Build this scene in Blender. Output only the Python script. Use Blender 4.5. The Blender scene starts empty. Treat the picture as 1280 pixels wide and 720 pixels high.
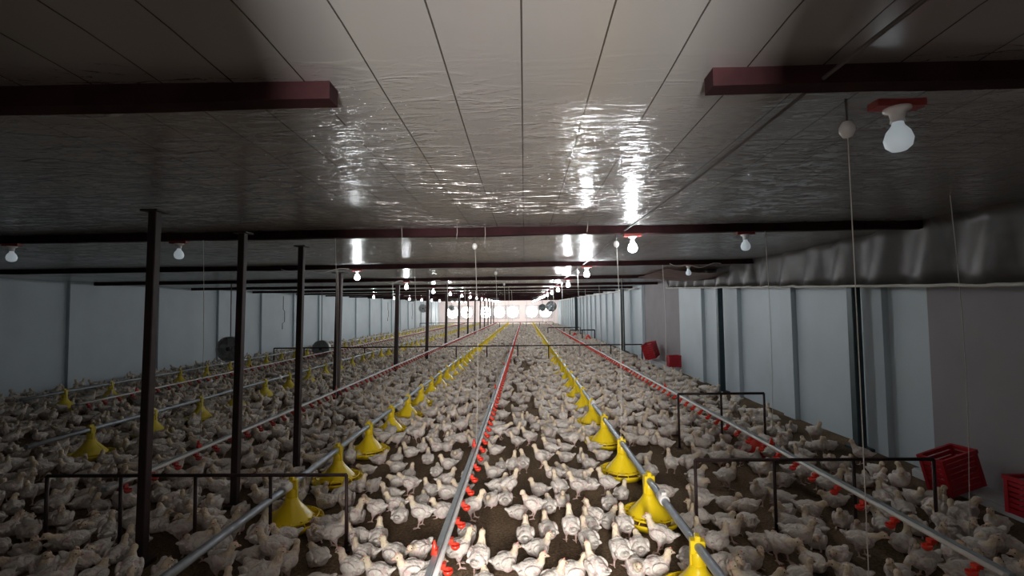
import bpy, bmesh, math, random
import numpy as np
from mathutils import Vector, Matrix, Euler, noise as mnoise

random.seed(21)
rng = np.random.default_rng(21)
scene = bpy.context.scene
COL = scene.collection
PI = math.pi

# ------------------------------------------------------------------ camera
F = 600.0
CH = 1.6                                   # lens height above the litter
YAW, PITCH, ROLL = math.atan(15 / 600), math.atan(28 / 600), math.radians(-0.7)
CM = (Matrix.Rotation(YAW, 3, 'Z') @ Matrix.Rotation(PI / 2 + PITCH, 3, 'X') @ Matrix.Rotation(ROLL, 3, 'Z'))
cam_d = bpy.data.cameras.new('camera')
cam_d.sensor_width = 36.0
cam_d.lens = 36.0 * F / 1280
cam_d.clip_start = 0.05
cam_d.clip_end = 200
cam = bpy.data.objects.new('camera', cam_d)
cam.matrix_world = Matrix.Translation((0, 0, CH)) @ CM.to_4x4()
COL.objects.link(cam)
scene.camera = cam


def floor_at(px, py, h=0.0):
    """the point at height h seen at pixel px, py"""
    d = CM @ Vector(((px - 640) / F, -(py - 360) / F, -1))
    t = (h - CH) / d.z
    return Vector((d.x * t, d.y * t, h))


def depth_at(px, py, Y):
    d = CM @ Vector(((px - 640) / F, -(py - 360) / F, -1))
    t = Y / d.y
    return Vector((d.x * t, Y, CH + d.z * t))


# ------------------------------------------------------------------ materials
def mat(name):
    m = bpy.data.materials.new(name)
    m.use_nodes = True
    nt = m.node_tree
    return m, nt, nt.nodes['Principled BSDF']


def N(nt, t, **kw):
    n = nt.nodes.new(t)
    for k, v in kw.items():
        if k in n.inputs:
            n.inputs[k].default_value = v
        else:
            setattr(n, k, v)
    return n


def simple(name, col, rough=0.6, metal=0.0, var=0.12, scale=8.0, bump=0.0, spec=0.5):
    m, nt, b = mat(name)
    tc = N(nt, 'ShaderNodeTexCoord')
    nz = N(nt, 'ShaderNodeTexNoise', Scale=scale, Detail=6.0)
    nt.links.new(tc.outputs['Object'], nz.inputs['Vector'])
    r = N(nt, 'ShaderNodeValToRGB')
    c0 = [max(0, c * (1 - var)) for c in col]
    c1 = [min(1, c * (1 + var)) for c in col]
    r.color_ramp.elements[0].color = (*c0, 1); r.color_ramp.elements[0].position = .3
    r.color_ramp.elements[1].color = (*c1, 1); r.color_ramp.elements[1].position = .7
    nt.links.new(nz.outputs['Fac'], r.inputs['Fac'])
    nt.links.new(r.outputs['Color'], b.inputs['Base Color'])
    b.inputs['Roughness'].default_value = rough
    b.inputs['Metallic'].default_value = metal
    b.inputs['Specular IOR Level'].default_value = spec
    if bump:
        bp = N(nt, 'ShaderNodeBump', Strength=bump, Distance=0.01)
        nt.links.new(nz.outputs['Fac'], bp.inputs['Height'])
        nt.links.new(bp.outputs['Normal'], b.inputs['Normal'])
    return m


M = {}
M['yellow'] = simple('yellow_plastic', (0.90, 0.66, 0.015), 0.32, var=0.05, scale=3)
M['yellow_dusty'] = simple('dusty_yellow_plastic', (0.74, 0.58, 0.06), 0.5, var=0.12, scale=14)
M['galv'] = simple('galvanised_pipe', (0.36, 0.40, 0.44), 0.42, 0.55, var=0.12, scale=22)
M['rail'] = simple('aluminium_rail', (0.40, 0.44, 0.46), 0.45, 0.4, var=0.10, scale=18)
M['white_plastic'] = simple('white_plastic', (0.80, 0.78, 0.76), 0.4, var=0.05)
M['red'] = simple('red_plastic', (0.80, 0.05, 0.025), 0.35, var=0.1, scale=12)
M['dark_red'] = simple('dark_red_plastic', (0.42, 0.012, 0.022), 0.4, var=0.15, scale=6)
M['steel_dark'] = simple('dark_brown_steel', (0.035, 0.018, 0.018), 0.55, 0.2, var=0.3, scale=10)
M['beam'] = simple('maroon_wrapped_beam', (0.026, 0.0085, 0.010), 0.75, var=0.4, scale=5, bump=.4, spec=.12)
M['maroon'] = simple('maroon_plate', (0.26, 0.045, 0.04), 0.5, var=0.15)
M['teal_steel'] = simple('dark_teal_steel', (0.03, 0.055, 0.065), 0.5, 0.2, var=0.2)
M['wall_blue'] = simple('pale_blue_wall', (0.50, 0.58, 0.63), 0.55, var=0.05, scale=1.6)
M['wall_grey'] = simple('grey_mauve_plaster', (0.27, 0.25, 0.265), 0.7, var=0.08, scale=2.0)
M['wall_far'] = simple('pinkish_white_wall', (0.86, 0.76, 0.75), 0.6, var=0.04, scale=1.0)
M['concrete'] = simple('white_concrete', (0.55, 0.56, 0.58), 0.8, var=0.1, scale=9, bump=.3)
M['cord'] = simple('white_cord', (0.58, 0.56, 0.52), 0.7, var=0.06)
M['wire'] = simple('dark_wire', (0.07, 0.06, 0.06), 0.5, var=0.1)
M['ceramic'] = simple('white_ceramic', (0.78, 0.78, 0.78), 0.25, var=0.04)
M['fan_grey'] = simple('grey_fan_metal', (0.42, 0.45, 0.46), 0.5, 0.1, var=0.15)
M['fan_dark'] = simple('dark_fan_metal', (0.05, 0.055, 0.06), 0.4, 0.5, var=0.15)
M['beak'] = simple('horn_beak', (0.72, 0.50, 0.36), 0.45, var=0.1)
M['comb'] = simple('pale_red_comb', (0.72, 0.26, 0.22), 0.5, var=0.1)
M['eye'] = simple('black_eye', (0.012, 0.01, 0.01), 0.12, var=0.0)
M['feed'] = simple('brown_feed', (0.30, 0.17, 0.07), 0.9, var=0.4, scale=120, bump=.5)
M['dark_box'] = simple('dark_housing', (0.06, 0.055, 0.05), 0.6, var=0.2)
M['pink_foil'] = simple('pinkish_sheet', (0.50, 0.36, 0.31), 0.38, 0.4, var=0.2, scale=4, bump=.8)


def emissive(name, col, strength):
    m, nt, b = mat(name)
    b.inputs['Base Color'].default_value = (*col, 1)
    b.inputs['Emission Color'].default_value = (*col, 1)
    b.inputs['Emission Strength'].default_value = strength
    return m


M['bulb'] = emissive('lit_bulb_glass', (0.93, 0.98, 1.0), 110)
M['bulb_strong'] = emissive('bright_bulb_glass', (0.95, 0.98, 1.0), 520)
M['bulb_dim'] = emissive('dim_bulb_glass', (0.80, 0.92, 1.0), 0.22)
M['fan_glow'] = emissive('daylight_behind_fan', (1.0, 0.97, 0.92), 9)

# litter floor
m, nt, b = mat('brown_litter')
tc = N(nt, 'ShaderNodeTexCoord')
n1 = N(nt, 'ShaderNodeTexNoise', Scale=1.3, Detail=5.0)
n2 = N(nt, 'ShaderNodeTexNoise', Scale=55.0, Detail=8.0, Roughness=0.7)
for n_ in (n1, n2):
    nt.links.new(tc.outputs['Object'], n_.inputs['Vector'])
r1 = N(nt, 'ShaderNodeValToRGB')
r1.color_ramp.elements[0].color = (0.115, 0.078, 0.050, 1); r1.color_ramp.elements[0].position = .32
r1.color_ramp.elements[1].color = (0.27, 0.195, 0.130, 1); r1.color_ramp.elements[1].position = .68
r2 = N(nt, 'ShaderNodeValToRGB')
r2.color_ramp.elements[0].color = (0.42, 0.42, 0.42, 1); r2.color_ramp.elements[0].position = .35
r2.color_ramp.elements[1].color = (1.45, 1.4, 1.3, 1); r2.color_ramp.elements[1].position = .7
mx = N(nt, 'ShaderNodeMix', data_type='RGBA', blend_type='MULTIPLY')
mx.inputs[0].default_value = 1.0
nt.links.new(n1.outputs['Fac'], r1.inputs['Fac']); nt.links.new(n2.outputs['Fac'], r2.inputs['Fac'])
nt.links.new(r1.outputs['Color'], mx.inputs[6]); nt.links.new(r2.outputs['Color'], mx.inputs[7])
nt.links.new(mx.outputs[2], b.inputs['Base Color'])
b.inputs['Roughness'].default_value = 0.95
b.inputs['Specular IOR Level'].default_value = 0.15
bp = N(nt, 'ShaderNodeBump', Strength=0.9, Distance=0.02)
nt.links.new(n2.outputs['Fac'], bp.inputs['Height']); nt.links.new(bp.outputs['Normal'], b.inputs['Normal'])
M['litter'] = m

# silver insulation foil: wrinkles across the hall, dark seams along it
m, nt, b = mat('silver_insulation_foil')
tc = N(nt, 'ShaderNodeTexCoord')
def wrinkle(scale, lo, hi, dist, det):
    mp = N(nt, 'ShaderNodeMapping'); mp.inputs['Scale'].default_value = scale
    nt.links.new(tc.outputs['Object'], mp.inputs['Vector'])
    na = N(nt, 'ShaderNodeTexNoise', Scale=1.0, Detail=det, Distortion=dist)
    nt.links.new(mp.outputs['Vector'], na.inputs['Vector'])
    ra = N(nt, 'ShaderNodeValToRGB'); ra.color_ramp.elements[0].position = lo; ra.color_ramp.elements[1].position = hi
    nt.links.new(na.outputs['Fac'], ra.inputs['Fac'])
    return ra.outputs['Color']
wa = wrinkle((3.4, 13.0, 3.0), .50, .70, 1.3, 3.0)
wb = wrinkle((11.0, 26.0, 5.0), .52, .74, 1.4, 3.0)
patch = wrinkle((.62, .70, 1.0), .40, .58, .4, 2.0)
sm = N(nt, 'ShaderNodeMath', operation='MULTIPLY_ADD'); sm.inputs[1].default_value = .45
nt.links.new(wb, sm.inputs[0]); nt.links.new(wa, sm.inputs[2])
# wrinkles gather towards each purlin where the sheet is fixed
sy = N(nt, 'ShaderNodeSeparateXYZ'); nt.links.new(tc.outputs['Object'], sy.inputs['Vector'])
ph = N(nt, 'ShaderNodeMath', operation='MULTIPLY_ADD'); ph.inputs[1].default_value = 1 / 3.24; ph.inputs[2].default_value = -4.4 / 3.24 + 2
nt.links.new(sy.outputs['Y'], ph.inputs[0])
pf = N(nt, 'ShaderNodeMath', operation='FRACT'); nt.links.new(ph.outputs[0], pf.inputs[0])
gm = N(nt, 'ShaderNodeMapRange'); gm.inputs['From Min'].default_value = .0; gm.inputs['From Max'].default_value = .75
gm.inputs['To Min'].default_value = .10; gm.inputs['To Max'].default_value = 1.0
nt.links.new(pf.outputs[0], gm.inputs['Value'])
ed = N(nt, 'ShaderNodeMapRange'); ed.inputs['From Min'].default_value = 1.3; ed.inputs['From Max'].default_value = 2.2   # taut sheet at the end wall
nt.links.new(sy.outputs['Y'], ed.inputs['Value'])
m1 = N(nt, 'ShaderNodeMath', operation='MULTIPLY'); nt.links.new(sm.outputs[0], m1.inputs[0])
gx = N(nt, 'ShaderNodeMath', operation='MULTIPLY'); nt.links.new(gm.outputs[0], gx.inputs[0]); nt.links.new(ed.outputs[0], gx.inputs[1]); nt.links.new(gx.outputs[0], m1.inputs[1])
pa = N(nt, 'ShaderNodeMath', operation='MULTIPLY_ADD'); pa.inputs[1].default_value = .8; pa.inputs[2].default_value = .2
nt.links.new(patch, pa.inputs[0])
mm = N(nt, 'ShaderNodeMath', operation='MULTIPLY'); nt.links.new(m1.outputs[0], mm.inputs[0]); nt.links.new(pa.outputs[0], mm.inputs[1])
bp = N(nt, 'ShaderNodeBump', Strength=1.0, Distance=0.060)
nt.links.new(mm.outputs[0], bp.inputs['Height'])
nt.links.new(bp.outputs['Normal'], b.inputs['Normal'])
sx = N(nt, 'ShaderNodeSeparateXYZ'); nt.links.new(tc.outputs['Object'], sx.inputs['Vector'])
wv = N(nt, 'ShaderNodeMath', operation='MULTIPLY'); wv.inputs[1].default_value = 1 / 0.235
nt.links.new(sx.outputs['X'], wv.inputs[0])
fr = N(nt, 'ShaderNodeMath', operation='FRACT'); nt.links.new(wv.outputs[0], fr.inputs[0])
lt = N(nt, 'ShaderNodeMath', operation='LESS_THAN'); lt.inputs[1].default_value = 0.022
nt.links.new(fr.outputs[0], lt.inputs[0])
cm = N(nt, 'ShaderNodeMix', data_type='RGBA')
cm.inputs[6].default_value = (0.49, 0.48, 0.475, 1); cm.inputs[7].default_value = (0.10, 0.09, 0.085, 1)
nt.links.new(lt.outputs[0], cm.inputs[0]); nt.links.new(cm.outputs[2], b.inputs['Base Color'])
b.inputs['Metallic'].default_value = 0.65
b.inputs['Roughness'].default_value = 0.25
M['foil'] = m

# plumage: the painted pattern of white feathers, cream neck and bare pink skin
m, nt, b = mat('broiler_plumage')
at = N(nt, 'ShaderNodeAttribute', attribute_name='plumage')
oi = N(nt, 'ShaderNodeObjectInfo')
tc = N(nt, 'ShaderNodeTexCoord')
ad = N(nt, 'ShaderNodeVectorMath', operation='ADD')
cmb = N(nt, 'ShaderNodeCombineXYZ'); nt.links.new(oi.outputs['Random'], cmb.inputs['X']); nt.links.new(oi.outputs['Random'], cmb.inputs['Y'])
nt.links.new(tc.outputs['Object'], ad.inputs[0]); nt.links.new(cmb.outputs[0], ad.inputs[1])
np_ = N(nt, 'ShaderNodeTexNoise', Scale=26.0, Detail=5.0, Distortion=0.8)
nt.links.new(ad.outputs[0], np_.inputs['Vector'])
rp = N(nt, 'ShaderNodeValToRGB'); rp.color_ramp.elements[0].position = .52; rp.color_ramp.elements[1].position = .66
nt.links.new(np_.outputs['Fac'], rp.inputs['Fac'])
mulp = N(nt, 'ShaderNodeMath', operation='MULTIPLY'); mulp.inputs[1].default_value = .8
nt.links.new(rp.outputs['Color'], mulp.inputs[0])
sk = N(nt, 'ShaderNodeMix', data_type='RGBA')
sk.inputs[7].default_value = (0.62, 0.45, 0.43, 1)
nt.links.new(mulp.outputs[0], sk.inputs[0]); nt.links.new(at.outputs['Color'], sk.inputs[6])
hs = N(nt, 'ShaderNodeHueSaturation')
mr = N(nt, 'ShaderNodeMapRange'); mr.inputs['To Min'].default_value = .86; mr.inputs['To Max'].default_value = 1.08
nt.links.new(oi.outputs['Random'], mr.inputs['Value']); nt.links.new(mr.outputs[0], hs.inputs['Value'])
nt.links.new(sk.outputs[2], hs.inputs['Color']); nt.links.new(hs.outputs['Color'], b.inputs['Base Color'])
nf = N(nt, 'ShaderNodeTexNoise', Scale=42.0, Detail=5.0, Distortion=0.6); nt.links.new(tc.outputs['Object'], nf.inputs['Vector'])
bp = N(nt, 'ShaderNodeBump', Strength=0.85, Distance=0.017)
nt.links.new(nf.outputs['Fac'], bp.inputs['Height']); nt.links.new(bp.outputs['Normal'], b.inputs['Normal'])
b.inputs['Roughness'].default_value = 0.75
b.inputs['Specular IOR Level'].default_value = 0.25
M['plumage'] = m


# ------------------------------------------------------------------ mesh helpers
def box(bm, x0, x1, y0, y1, z0, z1, mi=0):
    v = [bm.verts.new((x, y, z)) for z in (z0, z1) for y in (y0, y1) for x in (x0, x1)]
    for f in ((0, 2, 3, 1), (4, 5, 7, 6), (0, 1, 5, 4), (2, 6, 7, 3), (0, 4, 6, 2), (1, 3, 7, 5)):
        fc = bm.faces.new([v[i] for i in f]); fc.material_index = mi


def obox(bm, c, size, rot=None):
    mtx = Matrix.Translation(c) @ (rot.to_4x4() if rot else Matrix.Identity(4)) @ Matrix.Diagonal((*size, 1))
    bmesh.ops.create_cube(bm, size=1.0, matrix=mtx)


def tube(bm, pts, r, seg=8, caps=True):
    pts = [Vector(p) for p in pts]
    rs = r if isinstance(r, (list, tuple)) else [r] * len(pts)
    rings = []
    up0 = Vector((0, 0, 1))
    for i, p in enumerate(pts):
        d = (pts[min(i + 1, len(pts) - 1)] - pts[max(i - 1, 0)]).normalized()
        u = up0 if abs(d.z) < .9 else Vector((1, 0, 0))
        s = d.cross(u).normalized(); t = s.cross(d).normalized()
        rings.append([bm.verts.new(p + (s * math.cos(a) + t * math.sin(a)) * rs[i])
                      for a in [2 * PI * k / seg for k in range(seg)]])
    for a, b_ in zip(rings, rings[1:]):
        for k in range(seg):
            f = bm.faces.new((a[k], a[(k + 1) % seg], b_[(k + 1) % seg], b_[k])); f.smooth = True
    if caps:
        bm.faces.new(rings[0][::-1]); bm.faces.new(rings[-1])


def lathe(bm, prof, seg=24, c=(0, 0, 0), close=False, mtx=None):
    rings = []
    for r, z in prof:
        rings.append([bm.verts.new((c[0] + r * math.cos(2 * PI * k / seg), c[1] + r * math.sin(2 * PI * k / seg), c[2] + z)) for k in range(seg)])
    pairs = list(zip(rings, rings[1:]))
    if close:
        pairs.append((rings[-1], rings[0]))
    for a, b_ in pairs:
        for k in range(seg):
            f = bm.faces.new((a[k], a[(k + 1) % seg], b_[(k + 1) % seg], b_[k])); f.smooth = True
    if not close:
        if prof[0][0] > 1e-5: bm.faces.new(rings[0][::-1])
        if prof[-1][0] > 1e-5: bm.faces.new(rings[-1])
    if mtx is not None:
        vs = [v for rg in rings for v in rg]
        bmesh.ops.transform(bm, matrix=mtx, verts=vs)


def ball(bm, c, r, scale=(1, 1, 1), rot=None, sub=2):
    mtx = Matrix.Translation(c) @ (rot.to_4x4() if rot else Matrix.Identity(4)) @ Matrix.Diagonal((*scale, 1))
    res = bmesh.ops.create_icosphere(bm, subdivisions=sub, radius=r, matrix=mtx)
    for v in res['verts']:
        for f in v.link_faces: f.smooth = True


def obj(name, bm, m, parent=None, **props):
    if isinstance(bm, bpy.types.Mesh):
        me = bm
    else:
        me = bpy.data.meshes.new(name)
        bmesh.ops.recalc_face_normals(bm, faces=bm.faces)
        bm.to_mesh(me); bm.free()
    if not me.materials:
        for mm_ in (m if isinstance(m, (list, tuple)) else [m]):
            me.materials.append(mm_)
    o = bpy.data.objects.new(name, me)
    COL.objects.link(o)
    if parent: o.parent = parent
    for k, v in props.items(): o[k] = v
    return o


def B(): return bmesh.new()


def thing(name, label, cat, loc=(0, 0, 0), rz=0, group=None):
    o = bpy.data.objects.new(name, None); COL.objects.link(o)
    o.empty_display_size = .05
    o.location = loc; o.rotation_euler = (0, 0, rz)
    o['label'] = label; o['category'] = cat
    if group: o['group'] = group
    return o


def tag(o, label, cat, group=None):
    o['label'] = label; o['category'] = cat
    if group: o['group'] = group
    return o


def dup(root, loc, rz=0, label=None, scale=None, children=True):
    r = root.copy(); COL.objects.link(r); r.location = loc; r.rotation_euler = (0, 0, rz)
    if scale: r.scale = (scale,) * 3
    if label: r['label'] = label
    if children:
        for ch in list(root.children):
            c = ch.copy(); COL.objects.link(c); c.parent = r
            for g in list(ch.children):
                d = g.copy(); COL.objects.link(d); d.parent = c
    return r


ORD = ['nearest', 'second nearest', 'third nearest', 'fourth nearest', 'fifth nearest', 'sixth nearest', 'seventh nearest',
       'eighth nearest', 'ninth nearest', 'tenth nearest', 'eleventh nearest', 'twelfth nearest', 'thirteenth nearest',
       'fourteenth nearest', 'fifteenth nearest', 'sixteenth nearest', 'seventeenth nearest', 'eighteenth nearest',
       'nineteenth nearest', 'twentieth nearest']
ORD_T = ['twenty', 'thirty', 'forty', 'fifty', 'sixty']
ORD_1 = ['first', 'second', 'third', 'fourth', 'fifth', 'sixth', 'seventh', 'eighth', 'ninth']


def ordinal(k):
    if k < 20: return ORD[k]
    t, u = divmod(k + 1, 10)
    if u == 0: return ['thirtieth', 'fortieth', 'fiftieth', 'sixtieth', 'seventieth'][t - 3] + ' nearest'
    return ORD_T[t - 2] + '-' + ORD_1[u - 1] + ' nearest'


# ------------------------------------------------------------------ room shell
XL, XR, YE = -9.95, 3.90, 56.0
B0, BS = 4.4, 3.24                           # first full beam and the bay length


def ceil_h(y):
    return CH + .765 + max(0.0, y - 12) * 0.0095


bm = B()
nx, ny = 60, 240
gv = [[bm.verts.new((XL - .2 + (XR + .4 - XL) * i / nx, -0.1 + (YE + .3) * j / ny,
       0.012 * mnoise.noise(Vector((i * .35, j * .4, 0))))) for i in range(nx + 1)] for j in range(ny + 1)]
for j in range(ny):
    for i in range(nx):
        f = bm.faces.new((gv[j][i], gv[j][i + 1], gv[j + 1][i + 1], gv[j + 1][i])); f.smooth = True
obj('floor', bm, M['litter'], kind='structure')

bm = B()
nx, ny = 150, 380
rows = []
for j in range(ny + 1):
    y = -0.1 + (YE + .2) * j / ny
    ph = ((y - B0) / BS) % 1.0
    row = []
    for i in range(nx + 1):
        x = XL - .1 + (XR + .2 - XL) * i / nx
        z = ceil_h(y) - 0.030 * math.sin(PI * ph) + .010 * mnoise.noise(Vector((x * 1.2, y * .9, 3)))
        z += .005 * mnoise.noise(Vector((x * 1.5, y * 2.2, 7)))
        row.append(bm.verts.new((x, y, z)))
    rows.append(row)
for j in range(ny):
    for i in range(nx):
        f = bm.faces.new((rows[j][i], rows[j + 1][i], rows[j + 1][i + 1], rows[j][i + 1])); f.smooth = True
# a back skin gives the sheet thickness
up = [bm.verts.new(p) for p in ((XL - .1, -.1, 2.62), (XR + .1, -.1, 2.62), (XR + .1, YE + .1, 3.1), (XL - .1, YE + .1, 3.1))]
bm.faces.new(up)
me = bpy.data.meshes.new('ceiling'); bm.to_mesh(me); bm.free()
obj('ceiling', me, M['foil'], kind='structure')


def beam(x0, x1, y, z1, hgt, dep, seed):
    """roughly wrapped purlin with an uneven lower edge"""
    bm = B(); n = max(10, int((x1 - x0) / .18)); ring = []
    for i in range(n + 1):
        x = x0 + (x1 - x0) * i / n
        dz = .007 * mnoise.noise(Vector((x * 1.1, seed, 0))) + .004 * mnoise.noise(Vector((x * 4, seed, 5)))
        ring.append([bm.verts.new((x, y + sy * dep / 2, z)) for sy, z in ((-1, z1 + .01), (-1, z1 - hgt + dz), (1, z1 - hgt + dz), (1, z1 + .01))])
    for a, b_ in zip(ring, ring[1:]):
        for k in range(4):
            bm.faces.new((a[k], a[(k + 1) % 4], b_[(k + 1) % 4], b_[k]))
    bm.faces.new(ring[0][::-1]); bm.faces.new(ring[-1])
    return obj('ceiling_beam', bm, M['beam'], kind='structure')


beam_y = []
k = 0
while B0 + BS * k < YE - 1:
    y = B0 + BS * k; beam_y.append(y)
    beam(XL, XR, y, ceil_h(y), .075, .07, k * 3.1)
    k += 1
# short purlins carried over the side bays close to the camera
beam(-3.2, -.62, 1.54, ceil_h(0), .075, .07, 51)
beam(.60, 3.0, 1.52, ceil_h(0) + .015, .085, .07, 57)


def ribbed_wall(name, x, sgn, segs, pil, seed=0):
    """side wall with shallow pilasters every `pil` metres; sgn is the side the hall lies on"""
    out = []
    for (y0, y1, m_, nm) in segs:
        bm = B()
        box(bm, min(x, x - sgn * .12), max(x, x - sgn * .12), y0, y1, -.05, 3.0)
        yy = math.ceil(y0 / pil) * pil
        while yy + .3 < y1 and nm:
            box(bm, min(x, x + sgn * .07), max(x, x + sgn * .07), yy, yy + .30, -.02, 2.9)
            yy += pil
        out.append(obj(name, bm, m_, kind='structure'))
        name = name + '_section' if not name.endswith('_section') else name
    return out


ribbed_wall('wall_left', XL, 1, [(-.1, YE, M['wall_blue'], True)], 2.55)
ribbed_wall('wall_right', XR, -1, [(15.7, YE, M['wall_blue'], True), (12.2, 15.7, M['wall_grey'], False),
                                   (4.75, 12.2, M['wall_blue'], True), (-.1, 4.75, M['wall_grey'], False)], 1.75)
bm = B(); box(bm, XL - .1, XR + .1, YE, YE + .15, -.05, 3.1); obj('wall_back', bm, M['wall_far'], kind='structure')
# panel joints of the far wall
bm = B()
for x in (-7.6, -5.7, -3.6, -1.9, .25, 2.1):
    box(bm, x, x + .05, YE - .03, YE, 0, 2.75)
obj('trim_1', bm, M['concrete'], kind='structure')

# end wall, its doorway gap and the porch added to shape the back light
DW = 0.30
bm = B()
for x0, x1 in ((XL - .1, -DW), (DW, XR + .1)):
    box(bm, x0, x1, -.24, -.12, -.05, 2.7)
obj('wall_front', bm, M['wall_grey'], kind='structure')
PL = 1.5
bm = B()
for x0, x1 in ((-.72, -.60), (.60, .72)):
    box(bm, x0, x1, -PL - .2, -.24, -.05, 2.7)
box(bm, -.72, .72, -PL - .2, -.24, 2.6, 2.7)
obj('wall_added_baffle', bm, M['dark_box'], kind='structure')

# low concrete kerbs along the grey parts of the right wall
for (y0, y1, n_) in ((12.2, 15.7, .13), (1.2, 4.72, .07)):
    bm = B(); box(bm, XR - .26, XR, y0, y1, -.02, n_)
    bmesh.ops.bevel(bm, geom=bm.edges[:], offset=.015, segments=2, affect='EDGES')
    obj('baseboard_right', bm, M['concrete'], kind='structure')


# ------------------------------------------------------------------ steel posts
def post(x, y, w, label, m_, lean=0.0, group=None, foot=True):
    h = ceil_h(y) - .075
    t = thing('steel_post', label, 'post', (x, y, 0), 0, group)
    bm = B()
    obox(bm, (0, 0, h / 2), (w, w, h), None)
    bmesh.ops.bevel(bm, geom=bm.edges[:], offset=w * .08, segments=1, affect='EDGES')
    for v in bm.verts: v.co.x += lean * (1 - v.co.z / h)
    obj('shaft', bm, m_, t)
    bm = B(); obox(bm, (0, 0, h - .006), (w * 2.1, w * 2.1, .012)); obj('top_plate', bm, m_, t)
    if foot:
        bm = B(); obox(bm, (lean, 0, .012), (w * 2.1, w * 2.1, .03)); obj('base_plate', bm, m_, t)
    return t


PX = -3.18
for i, y in enumerate([8.2 + 3.82 * k for k in range(12)]):
    post(PX, y, .095, 'dark brown steel post beyond left feeder line, %s the camera in the row' % ordinal(i),
         M['steel_dark'], lean=-.06, group='steel posts in the long row')
for i, (px, py) in enumerate([(190, 706), (305, 634), (381, 590)]):
    p = floor_at(px - 6, py)
    post(p.x, p.y, .055, 'slim dark steel post in dim left bay, %s the camera of three' % ordinal(i),
         M['steel_dark'], lean=-.04, group='steel posts in the left bay')
for i, y in enumerate((5.55, 9.3, 18.0, 34.0)):
    post(XR - (.16 if y < 12 else .25), y, .10 if y < 12 else (.13 if y < 20 else .2), 'dark teal steel column against the right wall, %s the camera' % ordinal(i),
         M['teal_steel'], group='columns on the right wall')


# ------------------------------------------------------------------ low pipe fences
def fence(pa, pb, n, h, label, r=.014, legs_h=None, drop_end=True):
    """rail between two ground points with n uprights"""
    pa, pb = Vector(pa), Vector(pb)
    t = thing('barrier_fence', label, 'fence', (pa.x, pa.y, 0), 0, 'low pipe fences')
    bm = B(); tube(bm, [Vector((0, 0, h)), (pb - pa) + Vector((0, 0, h))], r, 8); obj('rail', bm, M['steel_dark'], t)
    for k in range(n):
        q = (pb - pa) * (k / (n - 1))
        bm = B(); tube(bm, [q + Vector((0, 0, h)), q + Vector((0, 0, 0))], r * .95, 8)
        obox(bm, q + Vector((0, 0, .006)), (.07, .07, .014))
        obj('upright', bm, M['steel_dark'], t)
    return t


fence((-7.9, 15.0, 0), (3.62, 15.0, 0), 13, .5, 'long dark pipe fence crossing the hall in front of the first far posts', r=.02)
fence((-9.6, 44, 0), (2.6, 44, 0), 11, .52, 'thin dark pipe fence crossing the hall just before the fan wall', r=.026)
fence((1.45, 30, 0), (3.45, 30, 0), 3, .5, 'short pipe fence by right wall, third along towards the fan wall', r=.028)
fence((2.3, 24.5, 0), (3.55, 24.5, 0), 3, .56, 'short squared pipe fence by right wall around small red drinkers', r=.03)
fence((-3.3, 3.28, 0), (-1.22, 3.28, 0), 5, .5, 'short pipe fence in the dim left bay before the slim posts', r=.012)
fence((1.20, 3.5, 0), (2.86, 3.5, 0), 4, .52, 'short pipe fence in the dim right bay, nearest on the right', r=.012)
fence((1.75, 5.6, 0), (2.72, 5.6, 0), 3, .62, 'small pipe fence in the dim right bay behind the nearest one', r=.014)


# ------------------------------------------------------------------ feeder pans
HP = .33


def feeder_meshes(seg):
    out = {}
    bm = B()                                              # dished pan with a rolled rim
    lathe(bm, [(.0, .015), (.12, .012), (.175, .024), (.205, .050), (.216, .070), (.226, .074), (.229, .060), (.214, .040), (.180, .012), (.12, .0), (.0, .0)], seg)
    out['pan'] = bm
    bm = B()                                              # bell shaped hopper
    lathe(bm, [(.160, .066), (.163, .074), (.146, .092), (.122, .118), (.094, .150), (.066, .182), (.047, .212), (.040, .232), (.033, .232),
               (.040, .212), (.059, .182), (.087, .150), (.114, .118), (.138, .092)], seg, close=True)
    for a in range(4):
        an = a * PI / 2 + .4
        obox(bm, (.082 * math.cos(an), .082 * math.sin(an), .155), (.010, .028, .16), Matrix.Rotation(an, 3, 'Z') @ Matrix.Rotation(-.72, 3, 'Y'))
    out['hopper'] = bm
    bm = B()                                              # grill spokes between hopper and rim
    ns = 14 if seg > 14 else 8
    for a in range(ns):
        an = 2 * PI * a / ns
        tube(bm, [(.148 * math.cos(an), .148 * math.sin(an), .088), (.190 * math.cos(an), .190 * math.sin(an), .094), (.222 * math.cos(an), .222 * math.sin(an), .074)], .0040, 4)
    lathe(bm, [(.184, .091), (.190, .097), (.196, .091), (.190, .087)], seg, close=True)
    out['grill'] = bm
    bm = B()                                              # drop tube with the saddle over the pipe
    lathe(bm, [(.030, .215), (.036, .23), (.036, .295), (.030, .305), (.026, .295), (.026, .23)], max(8, seg // 2), close=True)
    obox(bm, (.0, .0, HP - .005), (.078, .055, .072))
    obox(bm, (.0, .0, HP + .040), (.030, .050, .030))
    obox(bm, (.036, 0, .24), (.010, .034, .13)); obox(bm, (-.036, 0, .24), (.010, .034, .13))
    bmesh.ops.bevel(bm, geom=[e for e in bm.edges if e.calc_length() > .025 and len(e.link_faces) == 2 and not e.link_faces[0].smooth], offset=.004, segments=1, affect='EDGES')
    out['drop_tube'] = bm
    return out


fm = feeder_meshes(28)
feed_proto = thing('feeder_pan', '', 'feeder', (0, 0, 0), 0, '')
for nme in ('pan', 'hopper', 'grill', 'drop_tube'):
    obj(nme, fm[nme], M['yellow'], feed_proto)
bm = B(); lathe(bm, [(0, .030), (.09, .034), (.150, .040), (.150, .034), (0, .016)], 20); obj('feed', bm, M['feed'], feed_proto)
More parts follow.
